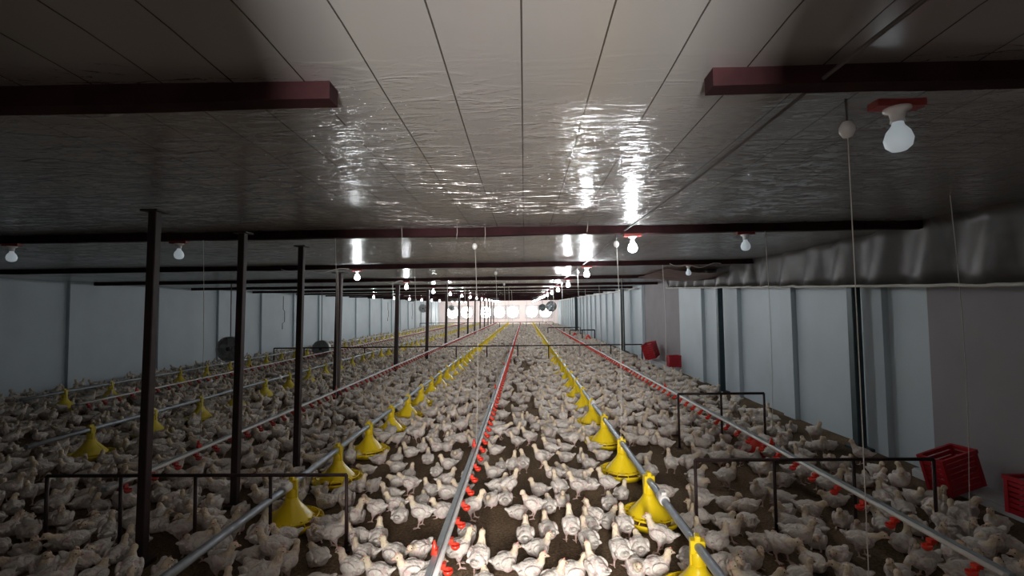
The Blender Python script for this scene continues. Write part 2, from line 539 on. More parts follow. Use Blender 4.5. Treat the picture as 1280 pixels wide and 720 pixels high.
# small far version: one mesh
fmf = feeder_meshes(12)
bm = B()
for nme in ('pan', 'hopper', 'drop_tube'):
    tmp = bpy.data.meshes.new('t'); fmf[nme].to_mesh(tmp); bm.from_mesh(tmp); bpy.data.meshes.remove(tmp)
fmf['grill'].free()
bmesh.ops.recalc_face_normals(bm, faces=bm.faces)
far_feed = bpy.data.meshes.new('far_feeder'); bm.to_mesh(far_feed); bm.free(); far_feed.materials.append(M['yellow'])
far_feed_d = far_feed.copy(); far_feed_d.materials.clear(); far_feed_d.materials.append(M['yellow_dusty'])

feed_spots = []
proto_used = False
LINES = [  # x, first y, last y, spacing, phrase, near limit for parts
    (.91, 2.66, 53.5, 1.0, 'the right feeder line'),
    (-1.75, 3.60, 53.5, .90, 'the left feeder line'),
    (-4.85, 5.3, 52.5, .90, 'the feeder line beyond the steel posts'),
    (-7.70, 7.9, 52.5, .90, 'the feeder line along the left wall'),
]
for (fx, y0, y1, sp, ph) in LINES:
    y = y0; k = 0
    dusty = fx < -4
    while y < y1:
        rz = random.uniform(-.3, .3)
        feed_spots.append((fx, y))
        lab = 'yellow plastic feeder pan on %s, %s the camera' % (ph, ordinal(k))
        grp = 'feeder pans on ' + ph
        if y < 13 and not dusty:
            if not proto_used:
                o = feed_proto; proto_used = True
                o.location = (fx, y, 0); o.rotation_euler = (0, 0, rz); o['label'] = lab; o['group'] = grp
            else:
                o = dup(feed_proto, (fx, y, 0), rz, lab); o['group'] = grp
        else:
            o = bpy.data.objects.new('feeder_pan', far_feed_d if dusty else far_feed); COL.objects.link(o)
            o.location = (fx, y, 0); o.rotation_euler = (0, 0, rz); tag(o, lab, 'feeder', grp)
        y += sp * random.uniform(.985, 1.015); k += 1


def feed_line(fx, y0, y1, label, m_):
    t = thing('feed_line', label, 'feed pipe', (fx, y0, 0), 0, 'feed pipes')
    bm = B(); n = int((y1 - y0) / .8)
    pts = [(0, (y1 - y0) * i / n, HP + .004 * math.sin(2 * PI * ((y1 - y0) * i / n + y0 - B0) / BS)) for i in range(n + 1)]
    tube(bm, pts, .0245, 12); obj('auger_pipe', bm, m_, t)
    y = y0 + 1.6
    k = 0
    while y < y1 and k < 14:
        bm = B(); tube(bm, [(0, y - y0 - .05, HP), (0, y - y0 + .05, HP)], .033, 12)
        obox(bm, (0, y - y0, HP + .035), (.03, .06, .03))
        obj('coupling', bm, M['white_plastic'], t, label='pale blue-white pipe coupling'); y += 3.24; k += 1


feed_line(.91, 1.7, 54, 'grey auger pipe carrying the right line of yellow feeders', M['galv'])
feed_line(-1.75, 1.9, 54, 'grey auger pipe carrying the left line of yellow feeders', M['galv'])
feed_line(-4.85, 4.6, 53, 'grey auger pipe of the feeder line beyond the steel posts', M['galv'])
feed_line(-7.70, 7.2, 53, 'grey auger pipe of the feeder line along the left wall', M['galv'])


# ------------------------------------------------------------------ drinker lines
bm = B()
lathe(bm, [(0, -.040), (.012, -.040), (.022, -.030), (.0235, -.016), (.0215, -.016), (.018, -.028), (.010, -.034), (0, -.034)], 14, c=(.03, 0, 0))
lathe(bm, [(0, -.016), (.006, -.016), (.007, .012), (0, .014)], 8, c=(.006, 0, 0))
obox(bm, (.016, 0, -.010), (.034, .010, .012)); obox(bm, (.006, 0, .006), (.030, .030, .018))
bmesh.ops.recalc_face_normals(bm, faces=bm.faces)
cup_me = bpy.data.meshes.new('drinker_cup'); bm.to_mesh(cup_me); bm.free(); cup_me.materials.append(M['red'])
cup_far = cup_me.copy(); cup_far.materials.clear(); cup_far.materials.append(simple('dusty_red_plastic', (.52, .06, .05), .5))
HD = .33


def drinker_line(dx, y0, y1, label, dusty, curve=0.0):
    t = thing('drinker_line', label, 'drinker line', (dx, y0, 0), 0, 'nipple drinker lines')
    n = int((y1 - y0) / .5)
    def xo(y): return curve * max(0, 7 - y) ** 2
    mir = -1 if dx > 0 else 1
    bm = B(); rings = []
    for i in range(n + 1):
        y = (y1 - y0) * i / n
        rings.append([bm.verts.new((xo(y + y0) + px - .006 * mir, y, pz)) for px, pz in ((-.020, HD + .020), (-.014, HD + .046), (.014, HD + .046), (.020, HD + .020), (.012, HD + .014), (-.012, HD + .014))])
    for a, b_ in zip(rings, rings[1:]):
        for k in range(6): bm.faces.new((a[k], a[(k + 1) % 6], b_[(k + 1) % 6], b_[k]))
    bm.faces.new(rings[0][::-1]); bm.faces.new(rings[-1])
    obj('support_rail', bm, M['rail'], t)
    bm = B(); tube(bm, [(xo(y0 + (y1 - y0) * i / n) + .027 * mir, (y1 - y0) * i / n, HD + .036) for i in range(n + 1)], .0135, 8)
    obj('water_pipe', bm, M['white_plastic'], t)
    step = .257
    tot = int((y1 - y0) / step)
    ycam = max(0.0, 2.0 - y0)
    idx = 0; rest = B()
    for i in range(tot):
        y = (i + .5) * step
        if i < 100:
            c = bpy.data.objects.new('drinker_cup', cup_far if dusty else cup_me); COL.objects.link(c); c.scale = (1.12, 1.12, 1.1)
            c.parent = t; c.location = (xo(y + y0) + .030 * mir, y, HD + .006)
            if mir < 0: c.rotation_euler = (0, 0, PI)
        else:
            nv = len(rest.verts); rest.from_mesh(cup_far if dusty else cup_me)
            rest.verts.ensure_lookup_table()
            for v in rest.verts[nv:]: v.co = v.co * 1.25 + Vector((.030 * mir, y, HD + .006))
    if tot > 100:
        me_ = bpy.data.meshes.new('drinker_cup'); rest.to_mesh(me_)
        me_.materials.append(M['red'] if not dusty else cup_far.materials[0])
        obj('drinker_cup', me_, M['red'], t, kind='stuff')
    rest.free()
    # saddle clips where the cords hold the rail
    for y in [2.48] + beam_y[:8]:
        if y > y0 + .2:
            bm = B(); obox(bm, (xo(y), y - y0, HD + .055), (.012, .05, .03)); lathe(bm, [(0, .07), (.006, .07), (.020, 0), (.0, 0)], 8, c=(xo(y) - .012, y - y0, HD + .04))
            obj('clip', bm, M['red'], t, label='red clip')


drinker_line(-.46, 2.05, 54, 'red cupped drinker line down the middle between the two near feeder lines', False)
drinker_line(2.2, 2.3, 54, 'red cupped drinker line nearest the right wall', False)
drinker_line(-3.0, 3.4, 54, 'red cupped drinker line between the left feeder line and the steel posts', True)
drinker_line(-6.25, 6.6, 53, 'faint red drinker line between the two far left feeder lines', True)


# ------------------------------------------------------------------ cords from the beams
def cord(x, y, z0, z1, label, knot=False, sway=0.0, r=.0032):
    t = thing('hanging_cord', label, 'cord', (x, y, 0), 0, 'cords hanging from the beams')
    bm = B()
    L = z1 - z0
    tube(bm, [(sway * math.sin(PI * s), 0, z1 - L * s) for s in [i / 6 for i in range(7)]], r, 6)
    obj('line', bm, M['cord'], t)
    if knot:
        bm = B(); lathe(bm, [(0, -.03), (.014, -.026), (.024, -.008), (.024, .008), (.014, .026), (0, .03)], 12, c=(0, 0, z1 - .10))
        obj('pulley', bm, M['ceramic'], t)
        bm = B(); tube(bm, [(0, 0, z1 - .07), (0, 0, z1 + .005)], .004, 6); obj('hook', bm, M['wire'], t)
    return t


names = {-.46: 'the middle drinker line', .85: 'the right feeder line', 2.2: 'the right drinker line', -1.75: 'the left feeder line', -3.0: 'the left drinker line'}
for lx, nm in names.items():
    for k, y in enumerate(beam_y[:5 if lx > -2 else 3]):
        cord(lx + (0 if abs(lx) != .46 else .01), y, (HP + .02 if lx in (.85, -1.75) else HD + .05), ceil_h(y) - .07,
             'white cord dropping from a beam to %s, %s the camera' % (nm, ordinal(k)), knot=(lx in (.85, -.46) and k < 3),
             sway=.02, r=.0022 + .0008 * k)
p = depth_at(1057, 120, 1.62)
cord(p.x, 1.62, .02, ceil_h(0) - .07, 'white cord with pulley hanging from the near right beam', True, sway=.005, r=.0016)
p = floor_at(1212, 690)
cord(p.x, p.y, .0, ceil_h(0) - .01, 'thin white cord reaching the litter before the leaning red crates', False, sway=.04, r=.0022)
for (px, py0, py1, Y, w) in ((502, 283, 310, B0, 'left of the middle'), (571, 280, 299, B0, 'short pair left'), (606, 279, 305, B0, 'above the drinkers'), (734, 276, 290, B0, 'left of pulley')):
    a = depth_at(px, py0, Y - .038); b_ = depth_at(px, py1, Y - .038)
    t = obj('loose_string', (lambda bm: (tube(bm, [(0, 0, 0), (.004, 0, -(a.z - b_.z) * .5), (-.004, 0, -(a.z - b_.z))], .002, 5), bm)[1])(B()), M['cord'])
    t.location = (a.x, Y - .037, a.z)
    tag(t, 'short loose string dangling off the nearest full beam, %s' % w, 'string', 'strings on the beam')


# ------------------------------------------------------------------ bulbs
def bulb_proto(m_, name):
    t = thing('light_bulb', '', 'light bulb', (0, 0, 0), 0, '')
    bm = B(); obox(bm, (0, 0, -.012), (.16, .05, .024)); obj('mounting_plate', bm, M['maroon'], t)
    bm = B(); lathe(bm, [(0, -.024), (.040, -.024), (.040, -.032), (.024, -.040), (.020, -.062), (.022, -.072), (0, -.072)], 16); obj('lamp_holder', bm, M['ceramic'], t)
    bm = B(); lathe(bm, [(.016, -.072), (.019, -.084), (.034, -.104), (.042, -.130), (.037, -.154), (.022, -.168), (.0, -.173)], 18); obj('glass_globe', bm, m_, t)
    return t


bp_lit = bulb_proto(M['bulb'], 'lit'); used_lit = False
def place_bulb(x, y, lab, grp, proto_ref=[None, None, None], dim=False):
    global bp_lit
    z = ceil_h(y) - .077 if y > 1.7 or dim else ceil_h(y) - .08
    i = 1 if dim else (2 if (y > 26 if x < -5 else (y > 17 if x < 0 else y > 7)) else 0)
    if proto_ref[i] is None:
        o = bulb_proto(M['bulb_dim'], 'dim') if dim else (bp_lit if i == 0 else bulb_proto(M['bulb_strong'], 'lit'))
        proto_ref[i] = o; o.location = (x, y, z); o['label'] = lab; o['group'] = grp
    else:
        o = dup(proto_ref[i], (x, y, z), 0, lab); o['group'] = grp
    return o


for k, y in enumerate(beam_y):
    place_bulb(1.0, y, 'lit white bulb in the row above the right feeder line, %s the camera' % ordinal(k), 'bulbs in the right row')
for k, y in enumerate(beam_y[1:]):
    place_bulb(-2.68, y, 'lit white bulb in the row left of the left feeder line, %s the camera' % ordinal(k), 'bulbs in the left row')
for k, y in enumerate(beam_y[5:]):
    place_bulb(-6.5, y, 'lit white bulb in the row near the left wall, %s the camera' % ordinal(k), 'bulbs by the left wall')
dims = [(1127, 1.62, 'faintly glowing bulb hanging under the near right beam'), (930, B0, 'faintly glowing bulb on the nearest full beam, right part'),
        (858, B0 + BS, 'faintly glowing bulb on the second full beam, right part'), (225, B0, 'faintly glowing bulb on the nearest full beam, above the slim posts'),
        (17, B0, 'faintly glowing bulb on the nearest full beam, far left')]
for (px, y, lab) in dims:
    q = depth_at(px, 250, y)
    place_bulb(q.x, y, lab, 'dim bulbs in the side bays', dim=True)

# conduit run along the bulb row
bm = B()
pts = [(.93 + .01 * math.sin(y), y, ceil_h(y) - .05 - .02 * abs(math.sin(PI * (y - B0) / BS))) for y in [.2 + .6 * i for i in range(60)]]
tube(bm, pts, .0065, 6)
tag(obj('electric_cable', bm, M['wire']), 'dark cable running along the ceiling beside the right row of bulbs', 'cable')
for kk, (ax, bx, yy) in enumerate(((-3.4, -2.75, 10.845), (-2.6, -1.9, 10.845), (-3.9, -2.8, 7.605), (2.3, 3.1, 7.605))):
    bm = B()
    tube(bm, [(ax + (bx - ax) * s, yy - .006 + .006 * math.sin(9 * s), ceil_h(yy) - .060 - .05 * math.sin(PI * s) - .02 * math.sin(13 * s)) for s in [i / 14 for i in range(15)]], .005, 5)
    tag(obj('electric_cable', bm, M['cord']),
        ['white sagging cable on the third full beam left of its bulb', 'white sagging cable on the third full beam right of its bulb',
         'white sagging cable on the second full beam left of its bulb', 'white sagging cable on the second full beam by the right wall'][kk], 'cable', 'white cables on the beams')


# ------------------------------------------------------------------ exhaust fans in the far wall
def exhaust(x, lab):
    t = thing('exhaust_fan', lab, 'exhaust fan', (x, YE, 1.42), 0, 'exhaust fans in the far wall')
    R = .66
    bm = B(); rot = Matrix.Rotation(PI / 2, 4, 'X')
    lathe(bm, [(R, 0), (R + .05, 0), (R + .05, .10), (R, .10)], 36, close=True, mtx=rot); obj('ring', bm, M['white_plastic'], t)
    bm = B(); lathe(bm, [(0, .004), (R, .004), (R, .0), (0, .0)], 36, mtx=rot); obj('lit_opening', bm, M['fan_glow'], t)
    for k in range(6):
        bm = B(); a = k * PI / 3
        obox(bm, (.30 * math.cos(a), -.05, .30 * math.sin(a)), (.50, .006, .10), Matrix.Rotation(-a, 3, 'Y') @ Matrix.Rotation(.35, 3, 'X'))
        obj('blade', bm, M['white_plastic'], t)
    bm = B(); lathe(bm, [(0, .03), (.07, .03), (.07, .09), (0, .09)], 16, mtx=rot); obj('hub', bm, M['white_plastic'], t)
    bm = B()
    for x0, x1, z0, z1 in ((-.78, -.70, -.78, .78), (.70, .78, -.78, .78), (-.78, .78, -.78, -.70), (-.78, .78, .70, .78)):
        box(bm, x0, x1, -.04, 0, z0, z1)
    obj('frame', bm, M['concrete'], t)


fxs = [565.8, 583.4, 607.4, 624, 640.9, 664.9, 681.9]
for i, px in enumerate(fxs):
    exhaust(depth_at(px, 390, YE).x, 'round white backlit exhaust fan in the far wall, %s from the left' % ['first', 'second', 'third', 'fourth', 'fifth', 'sixth', 'seventh'][i])


def circ_fan(px, py, Y, R, lab, m_):
    c = depth_at(px, py, Y)
    t = thing('circulation_fan', lab, 'fan', (c.x, Y, c.z), 0, 'hanging circulation fans')
    rot = Matrix.Rotation(PI / 2, 4, 'X')
    bm = B(); lathe(bm, [(R * .96, -.08), (R, -.08), (R, .10), (R * .96, .10)], 32, close=True, mtx=rot); obj('shroud', bm, m_, t)
    bm = B(); lathe(bm, [(0, -.075), (R * .965, -.075), (R * .965, -.060), (0, -.060)], 32, mtx=rot); obj('back_plate', bm, M['fan_grey'] if m_ is M['fan_dark'] else simple('pale_fan_plate', (.60, .63, .64), .6, .0), t)
    bm = B()
    for q in (.25, .45, .65, .85):
        lathe(bm, [(R * q - .004, .100), (R * q + .004, .100), (R * q + .004, .106), (R * q - .004, .106)], 28, close=True, mtx=rot)
    for k in range(12):
        a = k * PI / 6; tube(bm, [(0, -.103, 0), (R * math.cos(a), -.103, R * math.sin(a))], .004, 4)
    obj('guard', bm, m_, t)
    for k in range(5):
        a = k * 2 * PI / 5 + .3; bm = B()
        obox(bm, (R * .5 * math.cos(a), 0, R * .5 * math.sin(a)), (R * .78, .006, R * .38), Matrix.Rotation(-a, 3, 'Y') @ Matrix.Rotation(.5, 3, 'X'))
        obj('blade', bm, M['fan_grey'], t)
    bm = B(); lathe(bm, [(0, -.07), (R * .16, -.07), (R * .16, .115), (0, .125)], 16, mtx=rot); obj('motor_hub', bm, M['fan_grey'] if m_ is M['fan_dark'] else M['fan_dark'], t)
    bm = B(); top = ceil_h(Y) - .03 - c.z
    tube(bm, [(0, 0, R * .97), (0, 0, top)], .012, 6); obj('hanger_rod', bm, M['wire'], t)


circ_fan(529, 385.5, 33, .29, 'grey round fan hanging before the left wall, left of the lit fans', M['fan_grey'])
circ_fan(564.5, 385, 50, .30, 'small grey fan hanging in front of the leftmost lit exhaust fan', M['fan_grey'])
circ_fan(689, 383, 28, .31, 'large dark hanging fan before the rightmost lit exhaust fan', M['fan_dark'])
circ_fan(678, 384.5, 40, .30, 'smaller dark hanging fan beside the large dark one at right', M['fan_dark'])
circ_fan(288, 436, 11.6, .30, 'grey round fan hanging low before the left wall in the dim bay', M['fan_grey'])
circ_fan(402, 436, 15.6, .28, 'grey round fan hanging low before the left wall, nearer the posts', M['fan_grey'])

for i, px in enumerate((515, 567, 618, 671)):
    q = depth_at(px, 371, 36); bm = B(); obox(bm, (0, 0, -.09), (.62, .36, .15)); obox(bm, (0, 0, -.19), (.34, .24, .06))
    tube(bm, [(-.2, 0, 0), (-.2, 0, -.05)], .012, 6); tube(bm, [(.2, 0, 0), (.2, 0, -.05)], .012, 6)
    o = obj('ceiling_heater', bm, M['dark_box']); o.location = (q.x, 36, ceil_h(36) - .01)
    tag(o, 'dark box unit hung under the far ceiling, %s from the left' % ['first', 'second', 'third', 'fourth'][i], 'heater', 'dark units under the ceiling')

for i, y in enumerate((16.5, 19.4, 34.5, 42.0)):
    bm = B(); x = XL + .10
    tube(bm, [(x, y, 2.3), (x, y, 1.75), (x, y + .12, 1.68), (x, y + .12, 1.25), (x, y - .06, 1.18), (x, y - .06, .95)], .014, 6)
    tag(obj('wall_conduit', bm, M['wire']), 'thin bent dark conduit on the left wall, %s the camera' % ordinal(i), 'conduit', 'conduits on the left wall')


# ------------------------------------------------------------------ right side odds and ends
def crate(loc, rot, lab, s=1.0):
    t = thing('plastic_crate', lab, 'crate', loc, 0, 'red crates'); t.rotation_euler = (Matrix.Rotation(rot[1], 3, 'Y') @ Matrix.Rotation(rot[0], 3, 'X') @ Matrix.Rotation(rot[2], 3, 'Z')).to_euler()
    w, d, h, th = .19 * s, .12 * s, .36 * s, .012
    bm = B()
    for k in range(4):                                        # four walls of horizontal slats
        for j in range(7):
            z = j * h / 7 + .01
            if k == 0: box(bm, -w, w, -d, -d + th, z, z + h / 7 - .012)
            if k == 1: box(bm, -w, w, d - th, d, z, z + h / 7 - .012)
            if k == 2: box(bm, -w, -w + th, -d, d, z, z + h / 7 - .012)
            if k == 3: box(bm, w - th, w, -d, d, z, z + h / 7 - .012)
    for sx in (-1, 1):
        for sy in (-1, 1):
            obox(bm, (sx * (w - .008), sy * (d - .008), h / 2), (.028, .028, h))
    obj('slatted_side', bm, M['dark_red'], t)
    bm = B(); box(bm, -w, w, -d, d, 0, .012); obj('base', bm, M['dark_red'], t)
    bm = B()
    box(bm, -w - .012, w + .012, -d - .012, -d, h - .03, h); box(bm, -w - .012, w + .012, d, d + .012, h - .03, h)
    box(bm, -w - .012, -w, -d, d, h - .03, h); box(bm, w, w + .012, -d, d, h - .03, h)
    obj('rim', bm, M['dark_red'], t)


crate((XR - .24, 13.9, .20), (0, math.radians(-16), math.radians(58)), 'red plastic crate leaning on the grey wall beyond the long fence', 1.2)
crate((XR - .15, 12.25, .135), (0, math.radians(0), math.radians(3)), 'red plastic crate upright on the kerb, nearer than the leaning one', .8)
crate((XR - .27, 4.22, .06), (0, math.radians(-14), math.radians(8)), 'red plastic crate leaning on the right wall in the dim bay', .85)
crate((XR - .22, 3.62, .075), (0, 0, math.radians(4)), 'red plastic crate at the right wall, closest to the camera', .75)


def bell(x, y, lab, s=1.0):
    t = thing('bell_drinker', lab, 'drinker', (x, y, .02), 0, 'red bell drinkers')
    bm = B(); lathe(bm, [(0, .02), (.10 * s, .0), (.20 * s, .0), (.23 * s, .07 * s), (.215 * s, .07 * s), (.18 * s, .03), (.10 * s, .04), (0, .05)], 20); obj('trough', bm, M['dark_red'], t)
    bm = B(); lathe(bm, [(.12 * s, .05), (.11 * s, .14 * s), (.06 * s, .22 * s), (.02, .25 * s), (0, .26 * s)], 20); obj('bell', bm, M['red'], t)


bell(3.15, 24.0, 'small red bell drinker inside the squared fence by the right wall', 1.3)
bell(2.85, 27.5, 'smaller red bell drinker further back by the right wall', 1.1)
bell(2.45, 5.25, 'red bell drinker in the dim right bay behind the small fence', .8)

# foil curtain hanging along the right wall, its hem rising away from the camera
bm = B(); n = 120; ra_, rb_ = [], []
for i in range(n + 1):
    y = 2.4 + 9.8 * i / n
    hem = CH + .0433 * y + .02 * mnoise.noise(Vector((y * 3, 1, 1)))
    ra_.append([bm.verts.new((XR - .29 + (.035 + .02 * (1 - j / 5)) * math.sin(y * 11 + j * .3), y, ceil_h(y) * (j / 5) + hem * (1 - j / 5))) for j in range(6)])
for a, b_ in zip(ra_, ra_[1:]):
    for j in range(5):
        f = bm.faces.new((a[j], a[j + 1], b_[j + 1], b_[j])); f.smooth = True
bmesh.ops.solidify(bm, geom=bm.faces[:], thickness=.006)
cur = thing('foil_curtain', 'grey foil curtain rolled up along the top of the right wall', 'curtain')
obj('sheet', bm, simple('dull_grey_foil', (.20, .19, .19), .45, .4, scale=4, bump=.4), cur)
bm = B(); tube(bm, [(XR - .34 + .02 * math.sin(y * 7), y, CH + .0433 * y - .012 + .015 * mnoise.noise(Vector((y * 5, 4, 1)))) for y in [2.4 + .12 * i for i in range(82)]], .016, 6)
obj('hem_rope', bm, M['cord'], cur)
bm = B(); tube(bm, [(XR - .16 + .03 * mnoise.noise(Vector((y * 2, 9, 0))), y, ceil_h(y) - .125 + .03 * mnoise.noise(Vector((y * 3, 2, 0)))) for y in [16 + .3 * i for i in range(130)]], .030, 6)
tag(obj('foil_edging', bm, simple('pale_foil_tape', (.62, .60, .56), .3, .3, scale=9, bump=.6)), 'crumpled pale foil edging along the top of the right wall', 'edging')
# loose sheet sagging under the ceiling by the right wall
bm = B(); g = []
for j in range(13):
    y = 8.6 + 2.2 * j / 12
    g.append([bm.verts.new((2.55 + 1.1 * i / 16, y, ceil_h(y) - .06 - .16 * math.sin(PI * min(1, i / 16 * .7)) * math.sin(PI * (j + 3) / 17) + .012 * mnoise.noise(Vector((i * .6, j * .5, 0))))) for i in range(17)])
for j in range(12):
    for i in range(16):
        f = bm.faces.new((g[j][i], g[j][i + 1], g[j + 1][i + 1], g[j + 1][i])); f.smooth = True
bmesh.ops.solidify(bm, geom=bm.faces[:], thickness=.004)
tag(obj('loose_sheet', bm, M['pink_foil']), 'pinkish loose sheet sagging under the ceiling near the right wall', 'sheet')


# ------------------------------------------------------------------ chickens
def chain(bm, pts, step=.35, sub=2):
    """overlapping balls along a polyline of (x,y,z,r)"""
    for a, b_ in zip(pts, pts[1:]):
        d = math.dist(a[:3], b_[:3]); n = max(1, int(d / (min(a[3], b_[3]) * step)))
        for i in range(n + 1):
            s = i / n
            ball(bm, [a[k] * (1 - s) + b_[k] * s for k in range(3)], a[3] * (1 - s) + b_[3] * s, sub=sub)


def chicken_mesh(pose, voxel, smooth_it=5, name='chicken', dec=0):
    P = POSES[pose]
    bh = P['bh']                                        # belly centre height
    bm = B()
    pt = P['pitch']
    def body(x, z, y=0):                                # body frame, tipped by the pitch
        return (x * math.cos(pt) - z * math.sin(pt), y, bh + x * math.sin(pt) + z * math.cos(pt))
    for (x, z, rx, ry, rz_) in ((-.042, .004, .046, .048, .046), (-.006, .0, .060, .058, .055), (.028, .002, .046, .050, .052), (-.074, .016, .026, .030, .017), (-.092, .027, .022, .024, .009), (-.106, .036, .016, .017, .006)):
        ball(bm, body(x, z), 1.0, (rx, ry, rz_), Matrix.Rotation(-pt, 3, 'Y'), sub=3)
    for s in (-1, 1):                                   # folded wings standing a little proud
        ball(bm, body(.006, .012, s * .050), 1.0, (.052, .014, .033), Matrix.Rotation(-pt + .18, 3, 'Y') @ Matrix.Rotation(s * -.10, 3, 'Z'), sub=3)
        ball(bm, body(-.050, .006, s * .042), 1.0, (.036, .010, .015), Matrix.Rotation(-pt + .30, 3, 'Y') @ Matrix.Rotation(s * -.28, 3, 'Z'), sub=3)
    nb_ = body(.052, .022)
    neck = [(nb_[0] - .012, 0, nb_[2] - .012, .036)] + [(nb_[0] + x, y, nb_[2] + z, r) for (x, y, z, r) in P['neck']]
    chain(bm, neck)
    hx, hy, hz, hr = neck[-1]
    ha = P['yaw']
    ca, sa = math.cos(ha), math.sin(ha)
    ball(bm, (hx + .006 * ca, hy + .006 * sa, hz + .002), 1.0, (.0265, .0210, .0225), Matrix.Rotation(ha, 3, 'Z'), sub=2)
    chain(bm, [(hx + .014 * ca, hy + .014 * sa, hz - .002, .014), (hx + .030 * ca, hy + .030 * sa, hz - .006, .0085)], .5)
    if P['legs']:
        for s in (-1, 1):
            ft = P['feet'][0 if s < 0 else 1]
            chain(bm, [(-.012, s * .030, bh - .020, .030), (ft[0] - .012, s * .031, bh - .058, .014)], .4)
            chain(bm, [(ft[0] - .012, s * .031, bh - .055, .0085), (ft[0], s * .032, .012, .0062)], .6)
            for a in (-.5, 0, .5, PI):
                l = .038 if abs(a) < 1 else .018
                chain(bm, [(ft[0], s * .032, .010, .0060), (ft[0] + l * math.cos(a), s * .032 + l * math.sin(a), .004, .0042)], .7)
    else:
        for s in (-1, 1):                               # folded thighs and toes showing beside the breast
            ball(bm, (.006, s * .040, .026), 1.0, (.036, .018, .026), sub=2)
            for a in (-.35, .15):
                chain(bm, [(.045, s * .030, .007, .0062), (.074, s * (.030 + .02 * a), .005, .0045)], .7)
    me = bpy.data.meshes.new(name); bm.to_mesh(me); bm.free()
    ob = bpy.data.objects.new(name, me); COL.objects.link(ob)
    md = ob.modifiers.new('r', 'REMESH'); md.mode = 'VOXEL'; md.voxel_size = voxel; md.use_smooth_shade = True
    md = ob.modifiers.new('s', 'SMOOTH'); md.factor = .5; md.iterations = smooth_it
    if dec:
        md = ob.modifiers.new('d', 'DECIMATE'); md.ratio = dec
    dg = bpy.context.evaluated_depsgraph_get(); dg.update()
    m2 = bpy.data.meshes.new_from_object(ob.evaluated_get(dg))
    bpy.data.objects.remove(ob)
    # plumage pattern
    n = len(m2.vertices); co = np.empty(n * 3, 'f'); m2.vertices.foreach_get('co', co); co = co.reshape(-1, 3)
    white = np.array((.80, .755, .69)); cream = np.array((.80, .68, .50)); pink = np.array((.68, .50, .48)); leg = np.array((.66, .47, .40)); face = np.array((.78, .52, .46))
    c = np.tile(white, (n, 1))
    def mix(w, col):
        nonlocal c
        w = np.clip(w, 0, 1)[:, None]; c = c * (1 - w) + col * w
    xb = co[:, 0] * math.cos(pt) + (co[:, 2] - bh) * math.sin(pt); zb = -co[:, 0] * math.sin(pt) + (co[:, 2] - bh) * math.cos(pt)
    mix((-zb - .012) / .03 * .75, pink)                                   # sparse belly
    mix((1 - np.hypot(xb + .072, zb + .022) / .030) * .6, pink)           # bare rump
    mix((1 - np.hypot(xb - .045, zb - .012) / .03) * .5, pink)            # shoulder
    wgap = np.abs(np.hypot((xb - .0) / .062, (zb - .010) / .036) - 1) < .16
    mix(wgap * (np.abs(co[:, 1]) > .028) * .25, pink)                      # skin round the wing edge
    pn = np.array([q[:3] for q in neck[1:]])
    dn = np.min(np.linalg.norm(co[:, None, :] - pn[None], axis=2), axis=1)
    mix((zb > .035) * (xb > .03) * (1 - (dn - .028) / .02) * .8, cream)
    mix((1 - (np.linalg.norm(co - np.array((hx, hy, hz)), axis=1) - .030) / .01) * .85, cream)
    mix((1 - (np.linalg.norm(co - np.array((hx + .020 * ca, hy + .020 * sa, hz - .003)), axis=1) - .010) / .008) * .8, face)
    if P['legs']: mix((bh - .058 - co[:, 2]) / .006, leg)
    else: mix((.013 - co[:, 2]) / .004 * (co[:, 0] > .048), leg)
    at_ = m2.color_attributes.new('plumage', 'FLOAT_COLOR', 'POINT')
    at_.data.foreach_set('color', np.hstack([c, np.ones((n, 1))]).astype('f').ravel())
    m2.materials.clear(); m2.materials.append(M['plumage'])
    m2.name = name
    return m2, (hx, hy, hz, ha)


POSES = {
    'standing': dict(bh=.118, pitch=.16, legs=True, feet=(( -.004,), (.014,)), yaw=0, neck=[(.010, 0, .020, .026), (.020, 0, .044, .0200), (.022, 0, .066, .0180)]),
    'standing_turned': dict(bh=.116, pitch=.08, legs=True, feet=((.010,), (-.008,)), yaw=.9, neck=[(.010, .003, .020, .026), (.018, .008, .042, .0200), (.022, .012, .060, .0180)]),
    'stretching': dict(bh=.114, pitch=.05, legs=True, feet=((-.010,), (.016,)), yaw=-.2, neck=[(.018, 0, .012, .026), (.044, 0, .024, .0200), (.064, -.004, .038, .0180)]),
    'pecking': dict(bh=.110, pitch=-.22, legs=True, feet=((.004,), (.016,)), yaw=.1, neck=[(.020, 0, -.008, .026), (.042, 0, -.030, .0195), (.052, .004, -.052, .0175)]),
    'sitting': dict(bh=.053, pitch=.08, legs=False, yaw=0, neck=[(.010, 0, .018, .027), (.016, 0, .038, .0205), (.018, 0, .056, .0185)]),
    'sitting_turned': dict(bh=.053, pitch=.05, legs=False, yaw=-.9, neck=[(.010, -.004, .016, .027), (.016, -.010, .034, .0205), (.018, -.016, .048, .0185)]),
    'resting': dict(bh=.052, pitch=.0, legs=False, yaw=.3, neck=[(.008, .0, .008, .029), (.018, .004, .018, .023), (.026, .006, .024, .019)]),
}
protos = {}; far_me = {}
